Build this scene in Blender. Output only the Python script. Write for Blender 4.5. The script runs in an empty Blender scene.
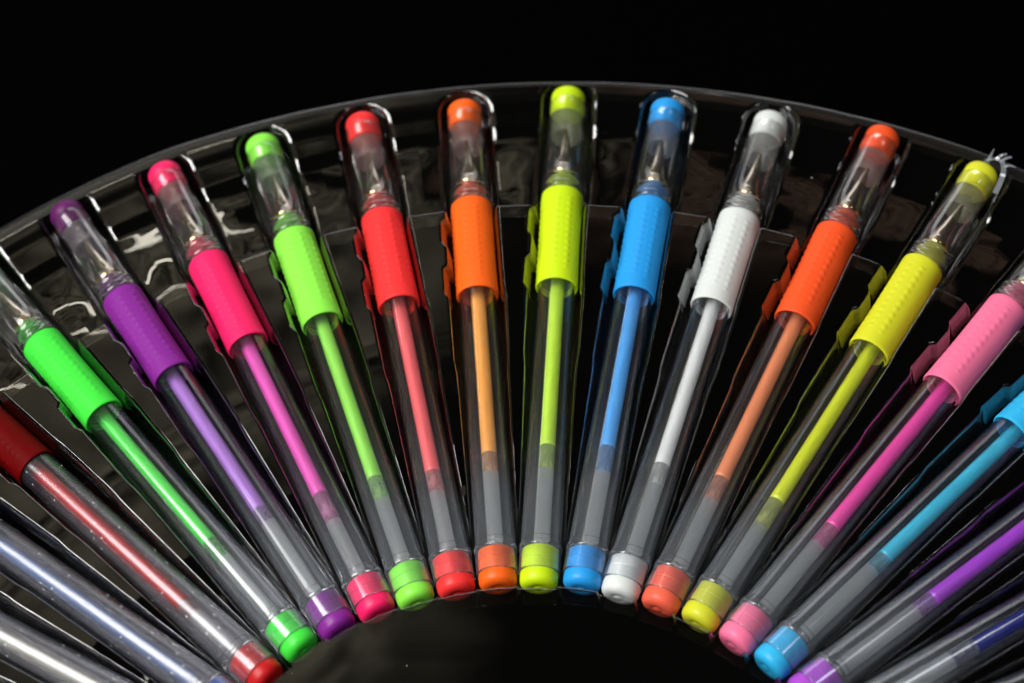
import bpy, bmesh, math, random
from mathutils import Vector, Matrix, noise

random.seed(7)
MM = 0.001
S = bpy.context.scene
COL = S.collection
PI = math.pi

# ------------------------------------------------------------------ scene settings
S.render.engine = 'CYCLES'
cy = S.cycles
cy.use_denoising = True
try:
    cy.denoiser = 'OPENIMAGEDENOISE'
    cy.denoising_input_passes = 'RGB_ALBEDO_NORMAL'
except Exception:
    pass
cy.max_bounces = 24
cy.glossy_bounces = 8
cy.diffuse_bounces = 4
cy.transmission_bounces = 12
cy.transparent_max_bounces = 64
cy.sample_clamp_indirect = 40.0
cy.caustics_refractive = True
cy.caustics_reflective = True
cy.blur_glossy = 0.3
S.view_settings.view_transform = 'Standard'
S.view_settings.look = 'None'
S.view_settings.exposure = 0.12
S.view_settings.gamma = 1.0

world = bpy.data.worlds.new('World')
S.world = world
world.use_nodes = True
bg = world.node_tree.nodes['Background']
bg.inputs['Color'].default_value = (0.9, 0.95, 1.0, 1)
bg.inputs['Strength'].default_value = 0.004

AX = 8.6          # height of the pen axes above the table, mm
N_PENS = 52
DTH = 2 * PI / N_PENS

# ------------------------------------------------------------------ node helpers
def new_mat(name):
    m = bpy.data.materials.new(name)
    m.use_nodes = True
    nt = m.node_tree
    nt.nodes.clear()
    out = nt.nodes.new('ShaderNodeOutputMaterial')
    return m, nt, out

def nd(nt, typ, **inp):
    n = nt.nodes.new(typ)
    for k, v in inp.items():
        key = k.replace('_', ' ')
        if key in n.inputs:
            n.inputs[key].default_value = v
    return n

def fresnel2(nt, ior, scale=1.0, normal=None, sheet=False):
    """Fresnel reflectance, the same from either side; sheet = both faces of a thin film, 2R/(1+R)"""
    L = nt.links.new
    geo = nd(nt, 'ShaderNodeNewGeometry')
    mr = nd(nt, 'ShaderNodeMapRange')
    mr.inputs[3].default_value = ior; mr.inputs[4].default_value = 1.0 / ior
    L(geo.outputs['Backfacing'], mr.inputs[0])
    f = nd(nt, 'ShaderNodeFresnel')
    L(mr.outputs[0], f.inputs['IOR'])
    if normal:
        L(normal, f.inputs['Normal'])
    d = nd(nt, 'ShaderNodeMath'); d.operation = 'MULTIPLY'; d.inputs[1].default_value = scale; d.use_clamp = True
    if not sheet:
        L(f.outputs[0], d.inputs[0])
        return d.outputs[0]
    a = nd(nt, 'ShaderNodeMath'); a.operation = 'MULTIPLY'; a.inputs[1].default_value = 2.0
    b = nd(nt, 'ShaderNodeMath'); b.operation = 'ADD'; b.inputs[1].default_value = 1.0
    c = nd(nt, 'ShaderNodeMath'); c.operation = 'DIVIDE'
    L(f.outputs[0], a.inputs[0]); L(f.outputs[0], b.inputs[0])
    L(a.outputs[0], c.inputs[0]); L(b.outputs[0], c.inputs[1])
    L(c.outputs[0], d.inputs[0])
    return d.outputs[0]

def clear_mat(name, tint=(1, 1, 1), ior=1.5, rough=0.02, haze=0.0, haze_col=(0.8, 0.8, 0.8), glitter=None, bump=0.0, bscale=400, scale=1.0, edge=None, sheet=False, gthr=0.94, gscale=900, rim_haze=0.0):
    """thin clear plastic: see-through, glossy by Fresnel, with a little milky haze"""
    m, nt, out = new_mat(name)
    L = nt.links.new
    tr = nd(nt, 'ShaderNodeBsdfTransparent', Color=(*tint, 1))
    if edge:   # plastic seen edge-on is crossed the long way and takes on its body tint
        lw = nd(nt, 'ShaderNodeLayerWeight', Blend=0.35)
        mx = nd(nt, 'ShaderNodeMix'); mx.data_type = 'RGBA'
        mx.inputs[6].default_value = (*tint, 1); mx.inputs[7].default_value = (*edge, 1)
        L(lw.outputs['Facing'], mx.inputs[0]); L(mx.outputs[2], tr.inputs['Color'])
    gl = nd(nt, 'ShaderNodeBsdfGlossy', Color=(1, 1, 1, 1), Roughness=rough)
    nrm = None
    if bump:
        tc = nd(nt, 'ShaderNodeTexCoord')
        no = nd(nt, 'ShaderNodeTexNoise', Scale=bscale, Detail=3.0)
        L(tc.outputs['Object'], no.inputs['Vector'])
        bp = nd(nt, 'ShaderNodeBump', Strength=bump, Distance=0.001)
        L(no.outputs['Fac'], bp.inputs['Height'])
        nrm = bp.outputs[0]
        L(nrm, gl.inputs['Normal'])
    base = tr.outputs[0]
    if haze > 0:
        df = nd(nt, 'ShaderNodeBsdfDiffuse', Color=(*haze_col, 1))
        tl = nd(nt, 'ShaderNodeBsdfTranslucent', Color=(*haze_col, 1))
        hm = nd(nt, 'ShaderNodeMixShader', Fac=0.4)
        L(df.outputs[0], hm.inputs[1]); L(tl.outputs[0], hm.inputs[2])
        mh = nd(nt, 'ShaderNodeMixShader', Fac=haze)
        if rim_haze:   # a wall crossed the long way scatters more
            l2 = nd(nt, 'ShaderNodeLayerWeight', Blend=0.5)
            pw = nd(nt, 'ShaderNodeMath'); pw.operation = 'POWER'; pw.inputs[1].default_value = 3.0
            ma = nd(nt, 'ShaderNodeMath'); ma.operation = 'MULTIPLY_ADD'
            ma.inputs[1].default_value = rim_haze; ma.inputs[2].default_value = haze
            L(l2.outputs['Facing'], pw.inputs[0]); L(pw.outputs[0], ma.inputs[0]); L(ma.outputs[0], mh.inputs[0])
        L(base, mh.inputs[1]); L(hm.outputs[0], mh.inputs[2])
        base = mh.outputs[0]
    if glitter:
        tc = nd(nt, 'ShaderNodeTexCoord')
        vo = nd(nt, 'ShaderNodeTexVoronoi', Scale=gscale)
        L(tc.outputs['Object'], vo.inputs['Vector'])
        sp = nd(nt, 'ShaderNodeSeparateColor')
        L(vo.outputs['Color'], sp.inputs[0])
        g1 = nd(nt, 'ShaderNodeMath'); g1.operation = 'GREATER_THAN'; g1.inputs[1].default_value = gthr
        L(sp.outputs[0], g1.inputs[0])
        g2 = nd(nt, 'ShaderNodeMath'); g2.operation = 'LESS_THAN'; g2.inputs[1].default_value = 0.22 if gscale > 600 else 0.08
        L(vo.outputs['Distance'], g2.inputs[0])
        g3 = nd(nt, 'ShaderNodeMath'); g3.operation = 'MULTIPLY'
        L(g1.outputs[0], g3.inputs[0]); L(g2.outputs[0], g3.inputs[1])
        df = nd(nt, 'ShaderNodeBsdfDiffuse', Color=(*glitter, 1))
        mg = nd(nt, 'ShaderNodeMixShader')
        L(g3.outputs[0], mg.inputs[0]); L(base, mg.inputs[1]); L(df.outputs[0], mg.inputs[2])
        base = mg.outputs[0]
    mix = nd(nt, 'ShaderNodeMixShader')
    L(fresnel2(nt, ior, scale, nrm, sheet), mix.inputs[0]); L(base, mix.inputs[1]); L(gl.outputs[0], mix.inputs[2])
    L(mix.outputs[0], out.inputs['Surface'])
    return m

def glass_mat(name, tint, rough=0.0, haze=0.0, haze_col=(0.7, 0.75, 0.8), glitter=None, refl_haze=0.0):
    """solid clear moulded plastic with real refraction, a trace of milkiness, optional flakes"""
    m, nt, out = new_mat(name)
    L = nt.links.new
    g = nd(nt, 'ShaderNodeBsdfGlass', Color=(*tint, 1), Roughness=rough, IOR=1.49)
    sh = g.outputs[0]
    tc = nd(nt, 'ShaderNodeTexCoord')
    df = nd(nt, 'ShaderNodeBsdfDiffuse', Color=(*haze_col, 1))
    mh = nd(nt, 'ShaderNodeMixShader', Fac=haze)
    # faint draw marks along the moulding
    mp = nd(nt, 'ShaderNodeMapping'); mp.inputs['Scale'].default_value = (25, 900, 900)
    L(tc.outputs['Object'], mp.inputs[0])
    no = nd(nt, 'ShaderNodeTexNoise', Scale=1.0, Detail=4.0)
    L(mp.outputs[0], no.inputs['Vector'])
    r = nd(nt, 'ShaderNodeMapRange')
    r.inputs[1].default_value = 0.35; r.inputs[2].default_value = 0.7
    r.inputs[3].default_value = haze * 0.5; r.inputs[4].default_value = haze * 1.5
    L(no.outputs['Fac'], r.inputs[0]); L(r.outputs[0], mh.inputs[0])
    if refl_haze:      # haze added toward the plug end, for the barrel's wide grey reflection
        sx = nd(nt, 'ShaderNodeSeparateXYZ')
        L(tc.outputs['Object'], sx.inputs[0])
        cr = nd(nt, 'ShaderNodeMapRange'); cr.interpolation_type = 'SMOOTHSTEP'
        cr.inputs[1].default_value = 0.055; cr.inputs[2].default_value = 0.018
        cr.inputs[3].default_value = 0.0; cr.inputs[4].default_value = refl_haze
        L(sx.outputs['X'], cr.inputs[0])
        ad = nd(nt, 'ShaderNodeMath'); ad.operation = 'ADD'
        L(r.outputs[0], ad.inputs[0]); L(cr.outputs[0], ad.inputs[1]); L(ad.outputs[0], mh.inputs[0])
    L(sh, mh.inputs[1]); L(df.outputs[0], mh.inputs[2])
    sh = mh.outputs[0]
    if glitter:
        vo = nd(nt, 'ShaderNodeTexVoronoi', Scale=900.0)
        L(tc.outputs['Object'], vo.inputs['Vector'])
        sp = nd(nt, 'ShaderNodeSeparateColor')
        L(vo.outputs['Color'], sp.inputs[0])
        g1 = nd(nt, 'ShaderNodeMath'); g1.operation = 'GREATER_THAN'; g1.inputs[1].default_value = 0.93
        L(sp.outputs[0], g1.inputs[0])
        g2 = nd(nt, 'ShaderNodeMath'); g2.operation = 'LESS_THAN'; g2.inputs[1].default_value = 0.2
        L(vo.outputs['Distance'], g2.inputs[0])
        g3 = nd(nt, 'ShaderNodeMath'); g3.operation = 'MULTIPLY'
        L(g1.outputs[0], g3.inputs[0]); L(g2.outputs[0], g3.inputs[1])
        d2 = nd(nt, 'ShaderNodeBsdfDiffuse', Color=(*glitter, 1))
        mg = nd(nt, 'ShaderNodeMixShader')
        L(g3.outputs[0], mg.inputs[0]); L(sh, mg.inputs[1]); L(d2.outputs[0], mg.inputs[2])
        sh = mg.outputs[0]
    L(sh, out.inputs['Surface'])
    return m

def solid_mat(name, col, rough=0.4, spec=0.4, metal=0.0, vary=0.06, bump=0.0, bscale=900, sss=0.0, trans=None):
    m, nt, out = new_mat(name)
    L = nt.links.new
    p = nd(nt, 'ShaderNodeBsdfPrincipled', Roughness=rough, Metallic=metal)
    p.inputs['Specular IOR Level'].default_value = spec
    tc = nd(nt, 'ShaderNodeTexCoord')
    no = nd(nt, 'ShaderNodeTexNoise', Scale=260.0, Detail=4.0)
    L(tc.outputs['Object'], no.inputs['Vector'])
    mx = nd(nt, 'ShaderNodeMix'); mx.data_type = 'RGBA'
    mx.inputs[6].default_value = (*[c * (1 - vary) for c in col], 1)
    mx.inputs[7].default_value = (*[min(1, c * (1 + vary)) for c in col], 1)
    L(no.outputs['Fac'], mx.inputs[0]); L(mx.outputs[2], p.inputs['Base Color'])
    if bump:
        nb = nd(nt, 'ShaderNodeTexNoise', Scale=bscale, Detail=3.0)
        L(tc.outputs['Object'], nb.inputs['Vector'])
        bp = nd(nt, 'ShaderNodeBump', Strength=bump, Distance=0.0005)
        L(nb.outputs['Fac'], bp.inputs['Height']); L(bp.outputs[0], p.inputs['Normal'])
    sh = p.outputs[0]
    if trans:
        tr = nd(nt, 'ShaderNodeBsdfTransparent', Color=(*[0.3 + 0.7 * c for c in col], 1))
        mt = nd(nt, 'ShaderNodeMixShader', Fac=trans)
        L(sh, mt.inputs[1]); L(tr.outputs[0], mt.inputs[2])
        sh = mt.outputs[0]
    L(sh, out.inputs['Surface'])
    return m

def residue_mat(name, col):
    """clear grease with streaks of ink left on the tube wall"""
    m, nt, out = new_mat(name)
    L = nt.links.new
    tc = nd(nt, 'ShaderNodeTexCoord')
    mp = nd(nt, 'ShaderNodeMapping'); mp.inputs['Scale'].default_value = (260, 700, 700)
    L(tc.outputs['Object'], mp.inputs[0])
    no = nd(nt, 'ShaderNodeTexNoise', Scale=1.0, Detail=4.0, Distortion=0.5)
    L(mp.outputs[0], no.inputs['Vector'])
    rp = nd(nt, 'ShaderNodeMapRange'); rp.inputs[1].default_value = 0.47; rp.inputs[2].default_value = 0.62
    rp.inputs[3].default_value = 0.36; rp.inputs[4].default_value = 0.58
    L(no.outputs['Fac'], rp.inputs[0])
    tr = nd(nt, 'ShaderNodeBsdfTransparent', Color=(0.8, 0.8, 0.8, 1))
    df = nd(nt, 'ShaderNodeBsdfDiffuse', Color=(*[0.22 + 0.55 * c for c in col], 1))
    mx = nd(nt, 'ShaderNodeMixShader')
    L(rp.outputs[0], mx.inputs[0]); L(tr.outputs[0], mx.inputs[1]); L(df.outputs[0], mx.inputs[2])
    L(mx.outputs[0], out.inputs['Surface'])
    return m

M_BARREL = glass_mat('clear_barrel_plastic', (0.98, 0.985, 1.0), 0.0, 0.008, (0.70, 0.77, 0.84), None, 0.03)
M_GLITTER = glass_mat('glitter_barrel_plastic', (0.97, 0.97, 0.99), 0.2, 0.014, (0.66, 0.70, 0.76), (0.9, 0.9, 0.88), 0.02)
M_CAP = glass_mat('clear_cap_plastic', (0.985, 0.985, 0.985), 0.0, 0.01, (0.75, 0.75, 0.75))
M_TUBE = clear_mat('milky_refill_plastic', (0.95, 0.95, 0.95), 1.45, 0.15, haze=0.32, haze_col=(0.86, 0.9, 0.9), rim_haze=0.3)
M_FILM = clear_mat('clear_tray_film', (0.94, 0.94, 0.93), 1.55, 0.03, haze=0.003, haze_col=(0.5, 0.48, 0.42), sheet=True, glitter=(0.5, 0.5, 0.48), gthr=0.988, gscale=420)
M_RIM = clear_mat('clear_rim_film', (0.94, 0.94, 0.93), 1.5, 0.28, haze=0.008, haze_col=(0.5, 0.48, 0.42), sheet=True)
M_STRESS = clear_mat('stress_whitened_film', (0.9, 0.9, 0.92), 1.5, 0.08, haze=0.3, haze_col=(0.75, 0.8, 0.88), sheet=True)
M_METAL = solid_mat('nickel_silver_tip', (0.62, 0.56, 0.46), 0.22, 0.5, 1.0)
M_BRASS = solid_mat('brass_ring', (0.75, 0.55, 0.28), 0.2, 0.5, 1.0)
M_TABLE = solid_mat('black_table', (0.0007, 0.0007, 0.0007), 0.8, 0.0, vary=0.3)

# ------------------------------------------------------------------ mesh helpers
def link_mesh(name, verts, faces, mat, parent=None, smooth=True, auto=None, solid=False):
    me = bpy.data.meshes.new(name)
    me.from_pydata([Vector(v) * MM for v in verts], [], faces)
    me.validate()
    me.update()
    if solid:
        bm = bmesh.new()
        bm.from_mesh(me)
        bmesh.ops.remove_doubles(bm, verts=bm.verts, dist=1e-7)
        bmesh.ops.recalc_face_normals(bm, faces=bm.faces)
        bm.to_mesh(me)
        bm.free()
    if smooth:
        me.polygons.foreach_set('use_smooth', [True] * len(me.polygons))
        if auto:
            try:
                me.set_sharp_from_angle(angle=math.radians(auto))
            except Exception:
                pass
    o = bpy.data.objects.new(name, me)
    me.materials.append(mat)
    COL.objects.link(o)
    if parent:
        o.parent = parent
    return o

def lathe(profile, seg=40, zoff=0.0, rfun=None):
    """profile = [(s, r)...] turned about the pen's long axis (local X)"""
    v, f, rings = [], [], []
    for (s, r) in profile:
        if r <= 1e-6:
            rings.append([len(v)])
            v.append((s, 0, zoff))
        else:
            idx = []
            for k in range(seg):
                a = 2 * PI * k / seg
                rr = r + (rfun(s, a) if rfun else 0)
                idx.append(len(v))
                v.append((s, rr * math.cos(a), rr * math.sin(a) + zoff))
            rings.append(idx)
    for A, B in zip(rings, rings[1:]):
        if len(A) == 1 and len(B) == 1:
            continue
        for k in range(seg):
            k2 = (k + 1) % seg
            if len(A) == 1:
                f.append((A[0], B[k2], B[k]))
            elif len(B) == 1:
                f.append((A[k], A[k2], B[0]))
            else:
                f.append((A[k], A[k2], B[k2], B[k]))
    return v, f

def arc(s0, r0, s1, r1, n=5, bulge='out'):
    """quarter-round between two profile points"""
    pts = []
    for i in range(n + 1):
        t = i / n * PI / 2
        if bulge == 'out':      # leaves along s... arrives along r
            pts.append((s0 + (s1 - s0) * math.sin(t), r1 + (r0 - r1) * math.cos(t)))
        else:
            pts.append((s0 + (s1 - s0) * (1 - math.cos(t)), r0 + (r1 - r0) * math.sin(t)))
    return pts

# pen sections (s = 0 at the plug, 150 at the cap tip)
GRIP0, GRIP1 = 84.0, 113.2
PLUG_PROFILE = ([(0.8, 0.0), (0.8, 1.0), (0.9, 1.12), (0.9, 1.3), (0.8, 1.45), (0.84, 2.6), (1.0, 3.3), (1.3, 3.8), (1.7, 4.15), (2.2, 4.34), (2.7, 4.4)] +
                [(4.0, 4.42), (4.2, 4.38), (4.28, 4.3), (4.36, 4.3), (7.2, 4.28), (7.3, 4.16), (7.5, 4.16), (7.6, 4.26), (10.0, 4.22), (10.3, 4.0), (10.35, 0.0)])
BARREL_PROFILE = ([(4.45, 4.4), (4.4, 4.6), (4.45, 4.78), (4.55, 4.84), (4.8, 4.85), (5.5, 4.85), (7, 4.85), (8.5, 4.85), (9.7, 4.85), (10.2, 4.85), (10.3, 5.02), (10.45, 5.08), (11.2, 5.08), (11.35, 5.02), (11.45, 4.76), (11.7, 4.74), (14, 4.74)] +
                  [(s, 4.72) for s in range(20, 84, 8)] + [(84.5, 4.72), (86, 4.72)] +
                  [(86, 4.0), (60, 3.98), (30, 3.95), (13.2, 3.95), (12.9, 3.97), (12.7, 4.36), (12.4, 4.4), (10.5, 4.4), (8, 4.4), (6, 4.4), (4.45, 4.4)])
CAP_PROFILE = ([(113.9, 4.75), (113.7, 5.15), (114.0, 5.3), (115.0, 5.3), (115.3, 5.12), (117, 5.08), (117.2, 5.2), (117.9, 5.2), (118.1, 5.06)] +
               [(124, 4.96), (130, 4.84), (136, 4.72), (142, 4.62), (143.6, 4.6), (143.9, 4.45), (143.6, 4.22), (136, 4.35), (126, 4.5), (116, 4.72), (113.9, 4.75)])
CAPPLUG_PROFILE = ([(139.6, 0.0), (139.6, 3.6), (140, 4.0), (143.6, 4.15), (144.1, 4.42)] + [(145.9 + 2.6 * math.sin(t * PI / 20), 4.5 * math.cos(t * PI / 20) ** 0.75) for t in range(0, 10)] + [(148.5, 0.0)])
SLEEVE_PROFILE = [(132.6, 3.6), (132.4, 3.85), (133, 3.95), (136, 3.95), (139.3, 3.9), (139.4, 1.0), (138.6, 0.9), (138.0, 1.2), (135.5, 2.6), (133.0, 3.5)]
TIP_PROFILE = [(120.4, 0.0), (120.4, 2.6), (121.4, 2.7), (121.7, 2.5), (122.6, 2.45), (127.5, 1.75), (132.6, 1.0), (132.8, 0.68), (135.2, 0.5), (135.9, 0.3), (136.1, 0.0)]
RING_PROFILE = [(119.2, 2.3), (119.2, 2.95), (119.5, 3.1), (120.3, 3.1), (120.55, 2.9), (120.55, 2.3)]

def thread_profile():
    p = [(112.6, 4.3), (113.6, 4.3), (113.7, 3.55)]
    s = 114.2
    while s < 118.2:
        p += [(s, 3.5), (s + 0.25, 3.85), (s + 0.6, 3.85), (s + 0.85, 3.5)]
        s += 1.25
    p += [(118.9, 3.2), (119.2, 2.6), (119.2, 0.0)]
    return p

def grip_bumps(s, a):
    """rows of small raised dots round the rubber grip"""
    h = 0.0
    rows = 10
    u = a / (2 * PI) * rows
    k = round(u)
    if k % 6 in (0, 1, 2, 3):
        da = (u - k) / rows * 2 * PI * 5.3
        ph = 0.5 if k % 2 else 0.0
        v = (s - 88.5) / 2.0 + ph
        if 0 < v < 11:
            ds = (v - round(v)) * 2.0
            d = math.hypot(da, ds) / 0.85
            if d < 1:
                h += 0.2 * (1 - d * d)
    return h

def grip_profile():
    p = [(GRIP0 + 2.5, 4.76), (GRIP0 + 0.3, 4.76), (GRIP0 + 0.05, 4.85), (GRIP0, 5.05), (GRIP0 + 0.2, 5.28), (GRIP0 + 0.6, 5.36)]
    s = GRIP0 + 1.1
    while s < GRIP1 - 1.0:
        t = (s - GRIP0) / (GRIP1 - GRIP0)
        p.append((s, 5.34 - 0.16 * math.sin(PI * t) ** 1.0 + 0.02 * t))
        s += 0.29
    p += [(GRIP1 - 0.6, 5.3), (GRIP1 - 0.25, 5.22), (GRIP1 - 0.05, 5.0), (GRIP1, 4.6), (GRIP1 - 0.1, 4.2)]
    return p

GRIP_V, GRIP_F = lathe(grip_profile(), 112, 0.0, lambda s, a: grip_bumps(s, a) if GRIP0 + 2 < s < GRIP1 - 2 else 0.0)

# ------------------------------------------------------------------ the pens
# angle at the plug end / at the cap end (degrees), radius of each, where the ink stops
# refined per pen: they lie a little unevenly in their wells
def reg(i):
    return 90 - (i - 9) * math.degrees(DTH)

PENS = [
 # idx, a_end, a_tip, r_end, r_tip, ink_end, colour, ink colour, kind, label
 (-1, 157.81, 159.61, 79.05, 232.43, 16, (0.42, 0.40, 0.34), (0.30, 0.29, 0.25), 'glitter', 'clear glitter gel pen in the lower left corner, lowest of the left side'),
 (0, 150.77, 152.73, 79.29, 232.26, 16, (0.55, 0.52, 0.40), (0.30, 0.29, 0.25), 'glitter', 'clear gel pen with silver-gold glitter, second from the bottom at the left edge'),
 (1, 143.64, 145.84, 79.82, 232.06, 16, (0.03, 0.10, 0.45), (0.11, 0.16, 0.30), 'glitter', 'silver-blue glitter gel pen with a blue end plug, just below the dark red pen'),
 (2, 136.90, 138.95, 80.74, 231.84, 31, (0.11, 0.0006, 0.001), (0.42, 0.006, 0.01), 'glitter', 'dark red glitter gel pen with a deep red grip and end plug'),
 (3, 129.83, 131.86, 81.75, 232.12, 39, (0.05, 0.72, 0.05), (0.10, 0.78, 0.10), 'plain', 'pure green gel pen lying between the dark red and the purple pen on the left'),
 (4, 123.40, 125.02, 80.95, 231.89, 40, (0.22, 0.016, 0.27), (0.42, 0.19, 0.62), 'plain', 'purple gel pen with violet grip between the pure green and the hot pink pen'),
 (5, 116.77, 118.04, 80.68, 230.39, 37, (0.95, 0.015, 0.13), (0.82, 0.10, 0.48), 'plain', 'hot pink gel pen with crimson-pink grip and magenta ink, right of the left purple pen'),
 (6, 110.39, 111.21, 80.02, 228.54, 37, (0.26, 0.85, 0.07), (0.32, 0.82, 0.10), 'plain', 'lime green gel pen lying between the hot pink and the red pen'),
 (7, 103.76, 104.21, 79.92, 227.73, 35, (0.95, 0.035, 0.035), (0.96, 0.14, 0.15), 'plain', 'coral red gel pen between the lime green and the orange pen'),
 (8, 97.06, 97.12, 79.99, 227.05, 38, (0.98, 0.13, 0.008), (0.98, 0.40, 0.08), 'plain', 'orange gel pen with light orange ink, left neighbour of the upright yellow-green pen'),
 (9, 90.58, 89.99, 79.60, 229.85, 39, (0.60, 0.84, 0.008), (0.58, 0.90, 0.06), 'plain', 'bright yellow-green gel pen standing nearly upright in the middle of the fan'),
 (10, 83.65, 83.13, 80.17, 227.23, 40, (0.02, 0.34, 0.85), (0.10, 0.42, 0.92), 'plain', 'sky blue gel pen between the yellow-green and the white pen'),
 (11, 77.43, 76.08, 79.57, 227.89, 38, (0.72, 0.76, 0.74), (0.82, 0.84, 0.80), 'plain', 'white gel pen with pale grey-white grip, plug and ink'),
 (12, 70.79, 68.68, 79.31, 232.02, 38, (0.98, 0.095, 0.018), (0.98, 0.30, 0.13), 'plain', 'orange-red gel pen between the white and the yellow pen'),
 (13, 64.06, 61.81, 79.44, 231.17, 38, (0.72, 0.74, 0.025), (0.74, 0.84, 0.03), 'plain', 'yellow gel pen whose cap lies by the torn bit of tray rim'),
 (14, 57.31, 54.85, 79.01, 231.25, 39, (0.98, 0.19, 0.36), (0.98, 0.08, 0.42), 'plain', 'bubblegum pink gel pen right of the yellow pen'),
 (15, 50.83, 48.00, 79.20, 231.47, 40, (0.03, 0.47, 0.85), (0.06, 0.55, 0.78), 'plain', 'light blue gel pen with turquoise ink below the bubblegum pink pen'),
 (16, 43.90, 41.14, 78.71, 231.67, 40, (0.42, 0.07, 0.62), (0.45, 0.06, 0.72), 'plain', 'violet gel pen with bright purple ink near the lower right corner'),
 (17, 37.02, 34.23, 78.16, 231.86, 40, (0.006, 0.009, 0.14), (0.004, 0.010, 0.20), 'plain', 'navy gel pen with dark blue ink in the lower right corner, below the violet pen'),
 (18, 29.86, 27.34, 77.79, 232.03, 40, (0.05, 0.05, 0.05), (0.10, 0.10, 0.11), 'plain', 'clear gel pen lowest in the lower right corner, only a bit of barrel showing'),
]
PEN_POS = {}

def pol(r, deg):
    return Vector((r * math.cos(math.radians(deg)), r * math.sin(math.radians(deg)), 0))

PROTO = {}
def part_mesh(name, vf, mat, parent, key=None, auto=None):
    """one part; identical shapes share their mesh, the material sits on the object"""
    if key and key in PROTO:
        o = bpy.data.objects.new(name, PROTO[key])
        COL.objects.link(o)
        o.parent = parent
    else:
        o = link_mesh(name, vf[0], vf[1], mat, parent, True, auto, name in ('barrel', 'cap'))
        if key:
            PROTO[key] = o.data
    o.material_slots[0].link = 'OBJECT'
    o.material_slots[0].material = mat
    return o

V_PLUG = lathe(PLUG_PROFILE, 44)
V_BARREL = lathe(BARREL_PROFILE, 48)
V_CAP = lathe(CAP_PROFILE, 48)
V_CAPPLUG = lathe(CAPPLUG_PROFILE, 44)
V_SLEEVE = lathe(SLEEVE_PROFILE, 40)
V_TIP = lathe(TIP_PROFILE, 32)
V_RING = lathe(RING_PROFILE, 32)
V_THREAD = lathe(thread_profile(), 40)
REFZ = -1.85
V_TUBE = lathe([(11.6, 1.7), (11.5, 2.2), (11.8, 2.28), (20, 2.28), (60, 2.28), (112.5, 2.28)], 32, REFZ)

def build_pen(spec):
    (i, ae, at, re, rt, ink, col, icol, kind, label) = spec
    ae = reg(i) if ae is None else ae
    at = reg(i) if at is None else at
    P0, P1 = pol(re, ae), pol(rt, at)
    d = P1 - P0
    PEN_POS[i] = (P0, P1)
    root = bpy.data.objects.new('gel_pen', None)
    root.empty_display_size = 0.01
    COL.objects.link(root)
    root.location = (P0.x * MM, P0.y * MM, AX * MM)
    root.rotation_euler = (0, 0, math.atan2(d.y, d.x))
    root.scale = (d.length / 150.0, 1, 1)
    root['label'] = label
    root['category'] = 'gel pen'
    root['group'] = 'gel pens fanned out in the clear tray'
    pcol = {2: (0.5, 0.006, 0.008), 12: (0.92, 0.13, 0.07), 13: (0.66, 0.68, 0.03)}.get(i, col)
    mg = solid_mat('grip_rubber', col, 0.55, 0.22 if i != 2 else 0.06, vary=0.03, bump=0.08, bscale=2500)
    mp = solid_mat('plug_plastic', pcol, 0.42, 0.35, vary=0.03)
    mcp = solid_mat('cap_plug_plastic', (0.11, 0.008, 0.10) if i == 4 else col, 0.42, 0.35, vary=0.03)
    mi = solid_mat('gel_ink', icol, 0.25 if kind == 'plain' else 0.5, 0.5 if kind == 'plain' else 0.2, vary=0.05)
    mth = solid_mat('thread_plastic', [0.25 * 0.5 + 0.75 * c * 0.9 for c in col] if kind == 'plain' else col, 0.25, 0.5, vary=0.03, trans=0.45)
    bar = part_mesh('barrel', V_BARREL, M_GLITTER if kind == 'glitter' else M_BARREL, root, 'barrel', 25)
    part_mesh('end_plug', V_PLUG, mp, root, 'plug', 40)
    rnd = random.Random(i * 13 + 5)
    fl = max(0.6, min(rnd.uniform(4.0, 8.5), ink - 14.2))
    tend = ink - fl
    tube = part_mesh('refill_tube', lathe([(14.4, 1.3), (13.4, 1.35), (13.3, 1.85), (13.5, 1.95)] + [(13.5 + (tend - 13.5) * q / 6, 1.95) for q in range(1, 7)], 36, REFZ), M_TUBE, root, None, 40)
    inkv = lathe([(ink + 0.02, 0.0), (ink + 0.02, 1.85), (ink + 0.04, 1.95), (ink + 1, 1.95), (60, 1.95), (80, 1.95), (112.3, 1.95), (112.4, 0)], 36, REFZ)
    part_mesh('ink', inkv, mi, tube)
    fv = lathe([(tend + 0.02, 1.95), (tend + 0.2, 1.95), (tend + fl * 0.5, 1.95), (ink - 0.2, 1.95), (ink, 1.95)], 36, REFZ)
    part_mesh('ink_follower', fv, residue_mat('follower_grease', icol), tube)
    g = part_mesh('grip', (GRIP_V, GRIP_F), mg, root, 'grip')
    g.rotation_euler = (rnd.uniform(-0.9, 0.9), 0, 0)
    part_mesh('threaded_collar', V_THREAD, mth, root, 'thread', 40)
    tip = part_mesh('metal_tip', V_TIP, M_METAL, root, 'tip', 40)
    part_mesh('tip_ring', V_RING, M_BRASS, tip, 'ring', 40)
    cap = part_mesh('cap', V_CAP, M_CAP, root, 'cap', 40)
    part_mesh('cap_plug', V_CAPPLUG, mcp, cap, 'capplug', 40)
    part_mesh('inner_sleeve', V_SLEEVE, clear_mat('frosted_sleeve_plastic', (0.9, 0.9, 0.9), 1.45, 0.2, haze=0.22, haze_col=[0.55 + 0.3 * c for c in col]), cap, 'sleeve', 40)  # haze colour mixes in the pen colour, painting light from the plug
    return root

for sp in PENS:
    build_pen(sp)
for i in range(N_PENS):
    j = i - 17
    if j not in PEN_POS and (j + 0) not in PEN_POS:
        PEN_POS[j] = (pol(80.2, reg(j)), pol(231, reg(j)))

# ------------------------------------------------------------------ the vacuum-formed tray
def nz(x, y, sc, seed=0.0):
    return noise.noise(Vector((x / sc, y / sc, seed)))

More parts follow.
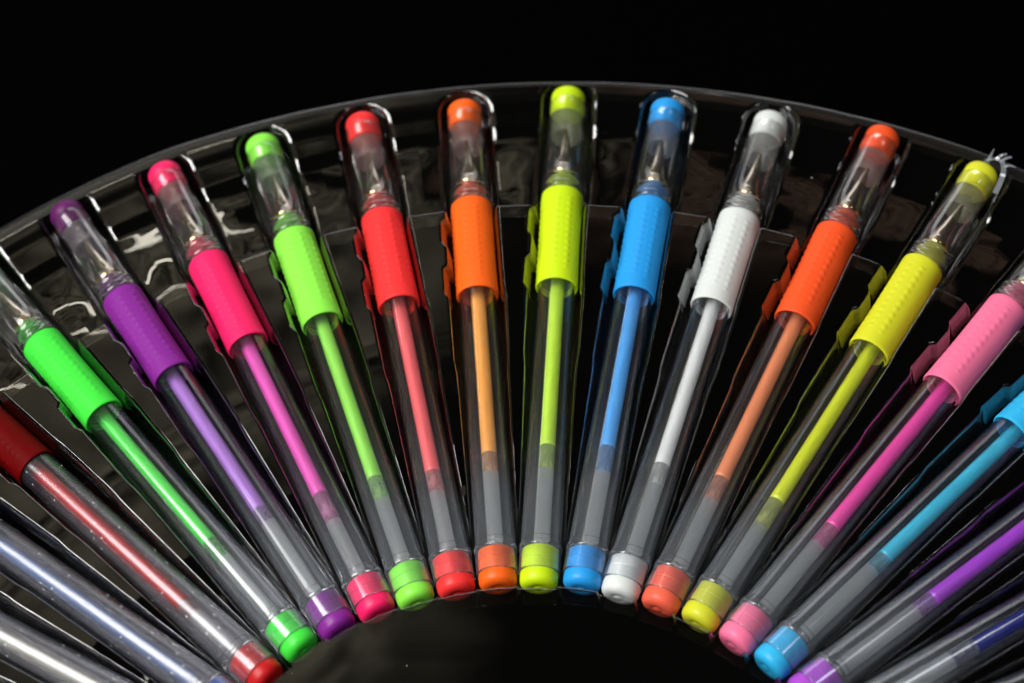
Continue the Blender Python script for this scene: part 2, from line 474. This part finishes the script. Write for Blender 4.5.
def smooth(a, b, x):
    t = max(0.0, min(1.0, (x - a) / (b - a)))
    return t * t * (3 - 2 * t)

def pen_angle(i, r):
    """angle of pen i's axis where it crosses radius r"""
    P0, P1 = PEN_POS[i]
    d = (P1 - P0)
    r0, r1 = P0.length, P1.length
    t = (r - r0) / (r1 - r0)
    q = P0 + d * t
    return math.atan2(q.y, q.x)

def rim_r(th):
    dd = abs(math.degrees(th) - 90)
    dd = min(dd, 360 - dd)
    return 230.6 + min(2.4, 2.2 * (dd / 26) ** 2)

def half_width(s, side):
    """half width of a pen's well, mouth of the well; side +1 is anticlockwise"""
    pts = [(-2, 4.7), (8, 5.1), (14, 5.4), (36, 5.7), (56, 6.1), (59, 6.2), (62, 6.6), (80, 6.8), (84, 6.5), (112, 6.4), (117, 6.7), (148, 6.7), (160, 6.7)]
    for (s0, w0), (s1, w1) in zip(pts, pts[1:]):
        if s <= s1:
            w = w0 + (w1 - w0) * max(0, (s - s0) / (s1 - s0))
            break
    else:
        w = pts[-1][1]
    if side > 0:    # two finger notches beside the grip
        for a, b in ((80.5, 90.5), (96.5, 105.5)):
            w += 1.2 * smooth(a - 0.2, a + 2.2, s) * (1 - smooth(b - 0.5, b + 0.5, s))
    return w

R_DISC = 78.9
def plateau(r, x, y, th):
    """height of the sheet between the wells, over the pen axis"""
    R = rim_r(th)
    up = 6.4 + 0.10 * nz(x, y, 24)
    # between the plug ends only a thin, slightly crumpled ridge is left
    ridge = -1.2 + 4.4 * max(0.0, min(1.0, (r - 82) / 36)) + 0.35 * nz(x, y, 4.0, 8) * (1 - smooth(104, 116, r))
    h_tongue = ridge + (up - ridge) * smooth(106, 150, r)
    fl = -1.6 + 0.75 * nz(x, y, 15, 5) + 0.10 * nz(x, y, 7, 9)
    shelf = -0.2 + 0.15 * nz(x, y, 14, 2) + 0.13 * (r - 216)
    rim = 2.0
    h = h_tongue + (fl - h_tongue) * smooth(185.6, 187.6, r)
    h = h + (shelf - h) * smooth(213.0, 217.5, r)
    h = h + (rim - h) * smooth(R - 10, R - 3.9, r)
    return h

def disc_h(x, y):
    return 5.3 + 0.35 * nz(x, y, 30, 4) + 0.0

def sheet_rows():
    rows = []
    r = 77.5
    while r < 229.0:
        rows.append(r)
        if r < 82.5 or 184.6 < r < 188.6 or 115.5 < r < 120.5 or 211.5 < r < 218.5 or r > 225.5:
            r += 0.35
        elif 157 < r < 188 or r > 190:
            r += 0.55
        else:
            r += 1.1
    rows.append(229.0)
    return rows

ROWS = sheet_rows()
order = sorted(PEN_POS)
verts, faces = [], []
F_FLOOR = 10
def well_cols(i, r):
    """(angle, z) of each column of the sheet across pen i's sector at radius r"""
    k = order.index(i)
    nxt, prv = order[(k + 1) % len(order)], order[k - 1]
    th = pen_angle(i, r)
    tl, tr = pen_angle(prv, r), pen_angle(nxt, r)    # prv is anticlockwise
    dl = ((tl - th) % (2 * PI)) / 2
    dr = ((th - tr) % (2 * PI)) / 2
    r0, r1 = PEN_POS[i][0].length, PEN_POS[i][1].length
    s = (r - r0) * 150.0 / (r1 - r0)
    out = []
    # rounded ends of the well
    end_in = smooth(-1.6, -0.5, s)
    s_t = 151.4
    cap_r = 6.7
    for side, dlim in ((1, dl), (-1, dr)):
        a = dlim * r
        w = min(half_width(s, side), a - 0.22)
        if s > s_t - cap_r:
            q = (s - (s_t - cap_r)) / cap_r
            w = 6.7 * math.sqrt(max(0.0, 1 - min(1.0, q) ** 2))
        draft = min(1.3, max(0.35, (a - 4.6) * 0.9)) if s < 40 else 1.3
        draft += 0.25 * smooth(40, 60, s) * (1 - smooth(112, 116, s))
        draft += 1.0 * max(0.0, half_width(s, side) - 6.82) if side > 0 and s < 110 else 0
        closed = w < 0.6
        w = max(w, 0.6)
        seq = []
        # outer: boundary -> mouth of well
        for f in (1.0, 0.72, 0.44, 0.2, 0.06):
            t = w + 0.25 + (a - w - 0.25) * f if a > w + 0.25 else w + (a - w) * f
            seq.append((t, 0.0))
        seq.append((w, 0.06))
        seq.append((w - draft * 0.12, 0.14))
        seq.append((w - draft * 0.5, 0.5))
        seq.append((w - draft * 0.88, 0.88))
        seq.append((w - draft * 1.05, 0.97))
        wi = max(0.2, w - draft * 1.05)
        seq.append((wi * 0.8, 0.995))
        seq.append((wi * 0.5, 1.0))
        lst = []
        for t, d in seq:
            t = max(t, 0.05)
            ang = th + side * t / r
            x, y = r * math.cos(ang), r * math.sin(ang)
            zp = plateau(r, x, y, ang)
            zf = -5.75 + 0.06 * nz(x, y, 9, 1)
            dd = 0.0 if closed else d
            z = zp + (zf - zp) * dd
            if s < 0.0:     # wall up to the centre disc
                z = disc_h(x, y) + (z - disc_h(x, y)) * end_in
            if t > w + 0.05 and r < 82:
                z = disc_h(x, y) + (z - disc_h(x, y)) * smooth(R_DISC - 0.6, R_DISC + 1.6, r)
            lst.append((x, y, z))
        if side == 1:
            out = lst
        else:
            ang = th
            x, y = r * math.cos(ang), r * math.sin(ang)
            zc = plateau(r, x, y, ang) if closed else -5.75
            if s < 0.0:
                zc = disc_h(x, y) + (zc - disc_h(x, y)) * end_in
            out = out + [(x, y, zc)] + list(reversed(lst))
    return out

nrow = len(ROWS)
for i in order:
    base = len(verts)
    nc = 0
    for r in ROWS:
        c = well_cols(i, r)
        nc = len(c)
        verts.extend((x, y, z + AX) for (x, y, z) in c)
    for a in range(nrow - 1):
        for b in range(nc - 1):
            p = base + a * nc + b
            faces.append((p, p + 1, p + nc + 1, p + nc))

tray = bpy.data.objects.new('pen_tray', None)
COL.objects.link(tray)
tray.empty_display_size = 0.02
tray['label'] = 'clear vacuum-formed plastic tray with radiating wells under all the pens'
tray['category'] = 'tray'
link_mesh('well_sheet', verts, faces, M_FILM, tray)

# rim: flange, rolled edge and skirt
rv, rf = [], []
NT = 720
prof = None
for k in range(NT):
    th = 2 * PI * k / NT
    R = rim_r(th)
    x, y = math.cos(th), math.sin(th)
    wob = 0.12 * nz(x * 200, y * 200, 12, 7)
    i_close = min(order, key=lambda j: abs(((pen_angle(j, 229) - th + PI) % (2 * PI)) - PI))
    h229 = 2.0
    pr = [(229.0, 1.9), (229.3, 2.0), (R - 1.6, 2.05), (R - 0.7, 2.0), (R - 0.2, 1.75), (R, 1.25), (R + 0.1, 0.4), (R + 0.15, -2.0), (R + 0.3, -7.0)]
    for (r, z) in pr:
        rv.append((r * x, r * y, z + wob + AX))
nc = len(pr)
for k in range(NT):
    k2 = (k + 1) % NT
    for b in range(nc - 1):
        rf.append((k * nc + b, k * nc + b + 1, k2 * nc + b + 1, k2 * nc + b))
link_mesh('rim', rv, rf, M_RIM, tray)

# the flat disc in the middle of the fan
dv, df_ = [], []
rr = [0.0] + [3 * k for k in range(1, 26)] + [77.5]
ND = 180
dv.append((0, 0, disc_h(0, 0) + AX))
for r in rr[1:]:
    for k in range(ND):
        th = 2 * PI * k / ND
        x, y = r * math.cos(th), r * math.sin(th)
        dv.append((x, y, disc_h(x, y) + AX))
for a in range(len(rr) - 1):
    for k in range(ND):
        k2 = (k + 1) % ND
        if a == 0:
            df_.append((0, 1 + k, 1 + k2))
        else:
            p = 1 + (a - 1) * ND
            df_.append((p + k, p + ND + k, p + ND + k2, p + k2))
link_mesh('centre_disc', dv, df_, M_FILM, tray)

# the torn, curled bit of film at the rim behind the yellow cap
sv, sf = [], []
RIBBONS = [   # (radius, angle, height) along each shred, width at its root and tip
 ([(232.2, 62.0, 1.5), (232.6, 61.3, 4.5), (231.8, 60.7, 6.2), (229.5, 60.25, 6.4), (226.5, 60.0, 5.4), (223.0, 59.95, 3.0), (221.5, 60.0, 1.0)], 1.5, 1.9),
 ([(231.6, 61.7, 2.0), (233.2, 61.65, 4.5), (235.2, 61.6, 6.0)], 1.3, 0.25),
 ([(232.0, 61.1, 4.8), (233.6, 60.9, 6.4), (234.6, 60.55, 6.8)], 1.3, 0.6),
 ([(231.3, 60.7, 5.5), (232.6, 60.45, 7.2), (233.6, 60.1, 7.6)], 1.3, 0.7),
 ([(229.6, 60.3, 5.8), (230.6, 59.95, 7.0), (231.0, 59.5, 6.6)], 1.2, 0.5),
]
for pts, w0, w1 in RIBBONS:
    P = [pol(231.0 + (r - 232.2) * 0.75, 62.1 + (a - 62.0) * 0.85) + Vector((0, 0, AX + 1.2 + (z - 1.5) * 0.7)) for r, a, z in pts]
    # finer points along the shred
    Q = []
    for a_, b_ in zip(P, P[1:]):
        for q in range(4):
            Q.append(a_.lerp(b_, q / 4))
    Q.append(P[-1])
    for _ in range(3):
        Q = [Q[0]] + [(Q[k - 1] + Q[k] * 2 + Q[k + 1]) / 4 for k in range(1, len(Q) - 1)] + [Q[-1]]
    w0, w1 = w0 * 0.75, w1 * 0.75
    b0 = len(sv)
    n = len(Q)
    for k, p in enumerate(Q):
        tdir = (Q[min(k + 1, n - 1)] - Q[max(k - 1, 0)]).normalized()
        side = tdir.cross(Vector((0.25, 0.1, 1))).normalized()
        nrm = side.cross(tdir).normalized() * 0.1
        w = w0 + (w1 - w0) * k / (n - 1)
        for sg, up in ((-1, 1), (1, 1), (1, -1), (-1, -1)):
            v = p + side * (sg * w / 2) + nrm * up
            sv.append((v.x, v.y, v.z))
    for k in range(n - 1):
        for e in range(4):
            a0, a1 = b0 + k * 4 + e, b0 + k * 4 + (e + 1) % 4
            sf.append((a0, a1, a1 + 4, a0 + 4))
    sf.append((b0, b0 + 3, b0 + 2, b0 + 1))
    z0 = b0 + (n - 1) * 4
    sf.append((z0, z0 + 1, z0 + 2, z0 + 3))
fl = link_mesh('torn_flap', sv, sf, M_STRESS, tray, True, 40)
fl['label'] = 'torn whitened shreds of film curling up at the rim'

# ------------------------------------------------------------------ the table
tv = [(-900, -700, 0), (900, -700, 0), (900, 1400, 0), (-900, 1400, 0)]
table = link_mesh('table_top', [(x, y, z) for x, y, z in tv], [(0, 1, 2, 3)], M_TABLE, None, False)
table['kind'] = 'structure'
table['label'] = 'matt black table top under the tray'

# ------------------------------------------------------------------ lamps
def area(name, loc, target, sx, sy, radiance, col, soft=0.0, mottle=0.0):
    ld = bpy.data.lights.new(name, 'AREA')
    ld.shape = 'RECTANGLE'
    ld.size, ld.size_y = sx, sy
    ld.energy = radiance * PI * sx * sy
    ld.color = col
    o = bpy.data.objects.new(name, ld)
    COL.objects.link(o)
    o.location = loc
    d = Vector(target) - Vector(loc)
    o.rotation_euler = d.to_track_quat('-Z', 'Y').to_euler()
    if soft:      # a diffuser that is bright in the middle and falls off to its edges
        ld.use_nodes = True
        nt = ld.node_tree
        em = nt.nodes['Emission']
        L = nt.links.new
        geo = nd(nt, 'ShaderNodeNewGeometry')
        sep = nd(nt, 'ShaderNodeSeparateXYZ')
        L(geo.outputs['Parametric'], sep.inputs[0])
        val = None
        for ax in ('X', 'Y'):
            a1 = nd(nt, 'ShaderNodeMath'); a1.operation = 'SUBTRACT'; a1.inputs[1].default_value = 0.5
            a2 = nd(nt, 'ShaderNodeMath'); a2.operation = 'ABSOLUTE'
            a3 = nd(nt, 'ShaderNodeMapRange'); a3.interpolation_type = 'SMOOTHSTEP'
            a3.inputs[1].default_value = 0.5; a3.inputs[2].default_value = 0.5 - soft
            L(sep.outputs[ax], a1.inputs[0]); L(a1.outputs[0], a2.inputs[0]); L(a2.outputs[0], a3.inputs[0])
            if val is None:
                val = a3.outputs[0]
            else:
                m = nd(nt, 'ShaderNodeMath'); m.operation = 'MULTIPLY'
                L(val, m.inputs[0]); L(a3.outputs[0], m.inputs[1])
                val = m.outputs[0]
        if mottle:
            no = nd(nt, 'ShaderNodeTexNoise', Scale=17.0, Detail=8.0, Roughness=0.65)
            L(geo.outputs['Parametric'], no.inputs['Vector'])
            r = nd(nt, 'ShaderNodeMapRange')
            r.inputs[1].default_value = 0.38; r.inputs[2].default_value = 0.62
            r.inputs[3].default_value = 1.0 - mottle; r.inputs[4].default_value = 1.0 + mottle
            L(no.outputs['Fac'], r.inputs[0])
            m = nd(nt, 'ShaderNodeMath'); m.operation = 'MULTIPLY'
            L(val, m.inputs[0]); L(r.outputs[0], m.inputs[1])
            val = m.outputs[0]
        L(val, em.inputs['Strength'])
    return o

area('key_lamp', (-0.40, 0.00, 0.66), (0, 0.15, 0), 0.60, 0.50, 12.8, (1.0, 0.98, 0.95), 0.2)
area('left_panel_lamp', (-0.57, 0.68, 0.90), (-0.57, 0.6801, 0), 0.96, 0.84, 0.22, (1.0, 0.90, 0.62), 0.15, 1.0)  # unseen panel, placed for the mottled grey reflections in the left tray
area('strip_lamp', (-0.36, 0.60, 0.62), (-0.05, 0.18, 0), 0.30, 0.018, 6.0, (1.0, 0.93, 0.78))
area('warm_panel_lamp', (0.24, 0.93, 0.90), (0.24, 0.9301, 0), 0.80, 0.34, 0.14, (1.0, 0.62, 0.42), 0.25, 0.8)  # unseen panel added for warm brown reflections around the middle and right caps
area('fill_lamp', (0.35, 0.05, 0.70), (0, 0.15, 0), 0.20, 0.20, 7.0, (0.95, 0.98, 1.0), 0.3)
area('back_lamp', (-0.10, 1.25, 0.36), (0, 0.15, 0.0), 1.5, 0.5, 2.2, (0.98, 0.97, 1.0), 0.3)

# ------------------------------------------------------------------ camera
cam = bpy.data.cameras.new('camera')
cam.sensor_width = 36.0
cam.lens = 2000.0 / 1024.0 * 36.0
cam.clip_start = 0.01
cam.clip_end = 20.0
co = bpy.data.objects.new('camera', cam)
COL.objects.link(co)
CX, CY, CZ = 33.104641727843315, -121.9309650418873, 413.0541519314824
A, B, Cc = 0.5810648443280727, 0.06845056554208746, 0.05705283833667123
rx = Matrix.Rotation(A, 3, 'X'); ry = Matrix.Rotation(B, 3, 'Y'); rz = Matrix.Rotation(Cc, 3, 'Z')
co.matrix_world = Matrix.Translation(Vector((CX, CY, CZ + AX)) * MM) @ (rz @ ry @ rx).to_4x4()
cam.dof.use_dof = True
cam.dof.focus_distance = 0.475
cam.dof.aperture_fstop = 10
S.camera = co
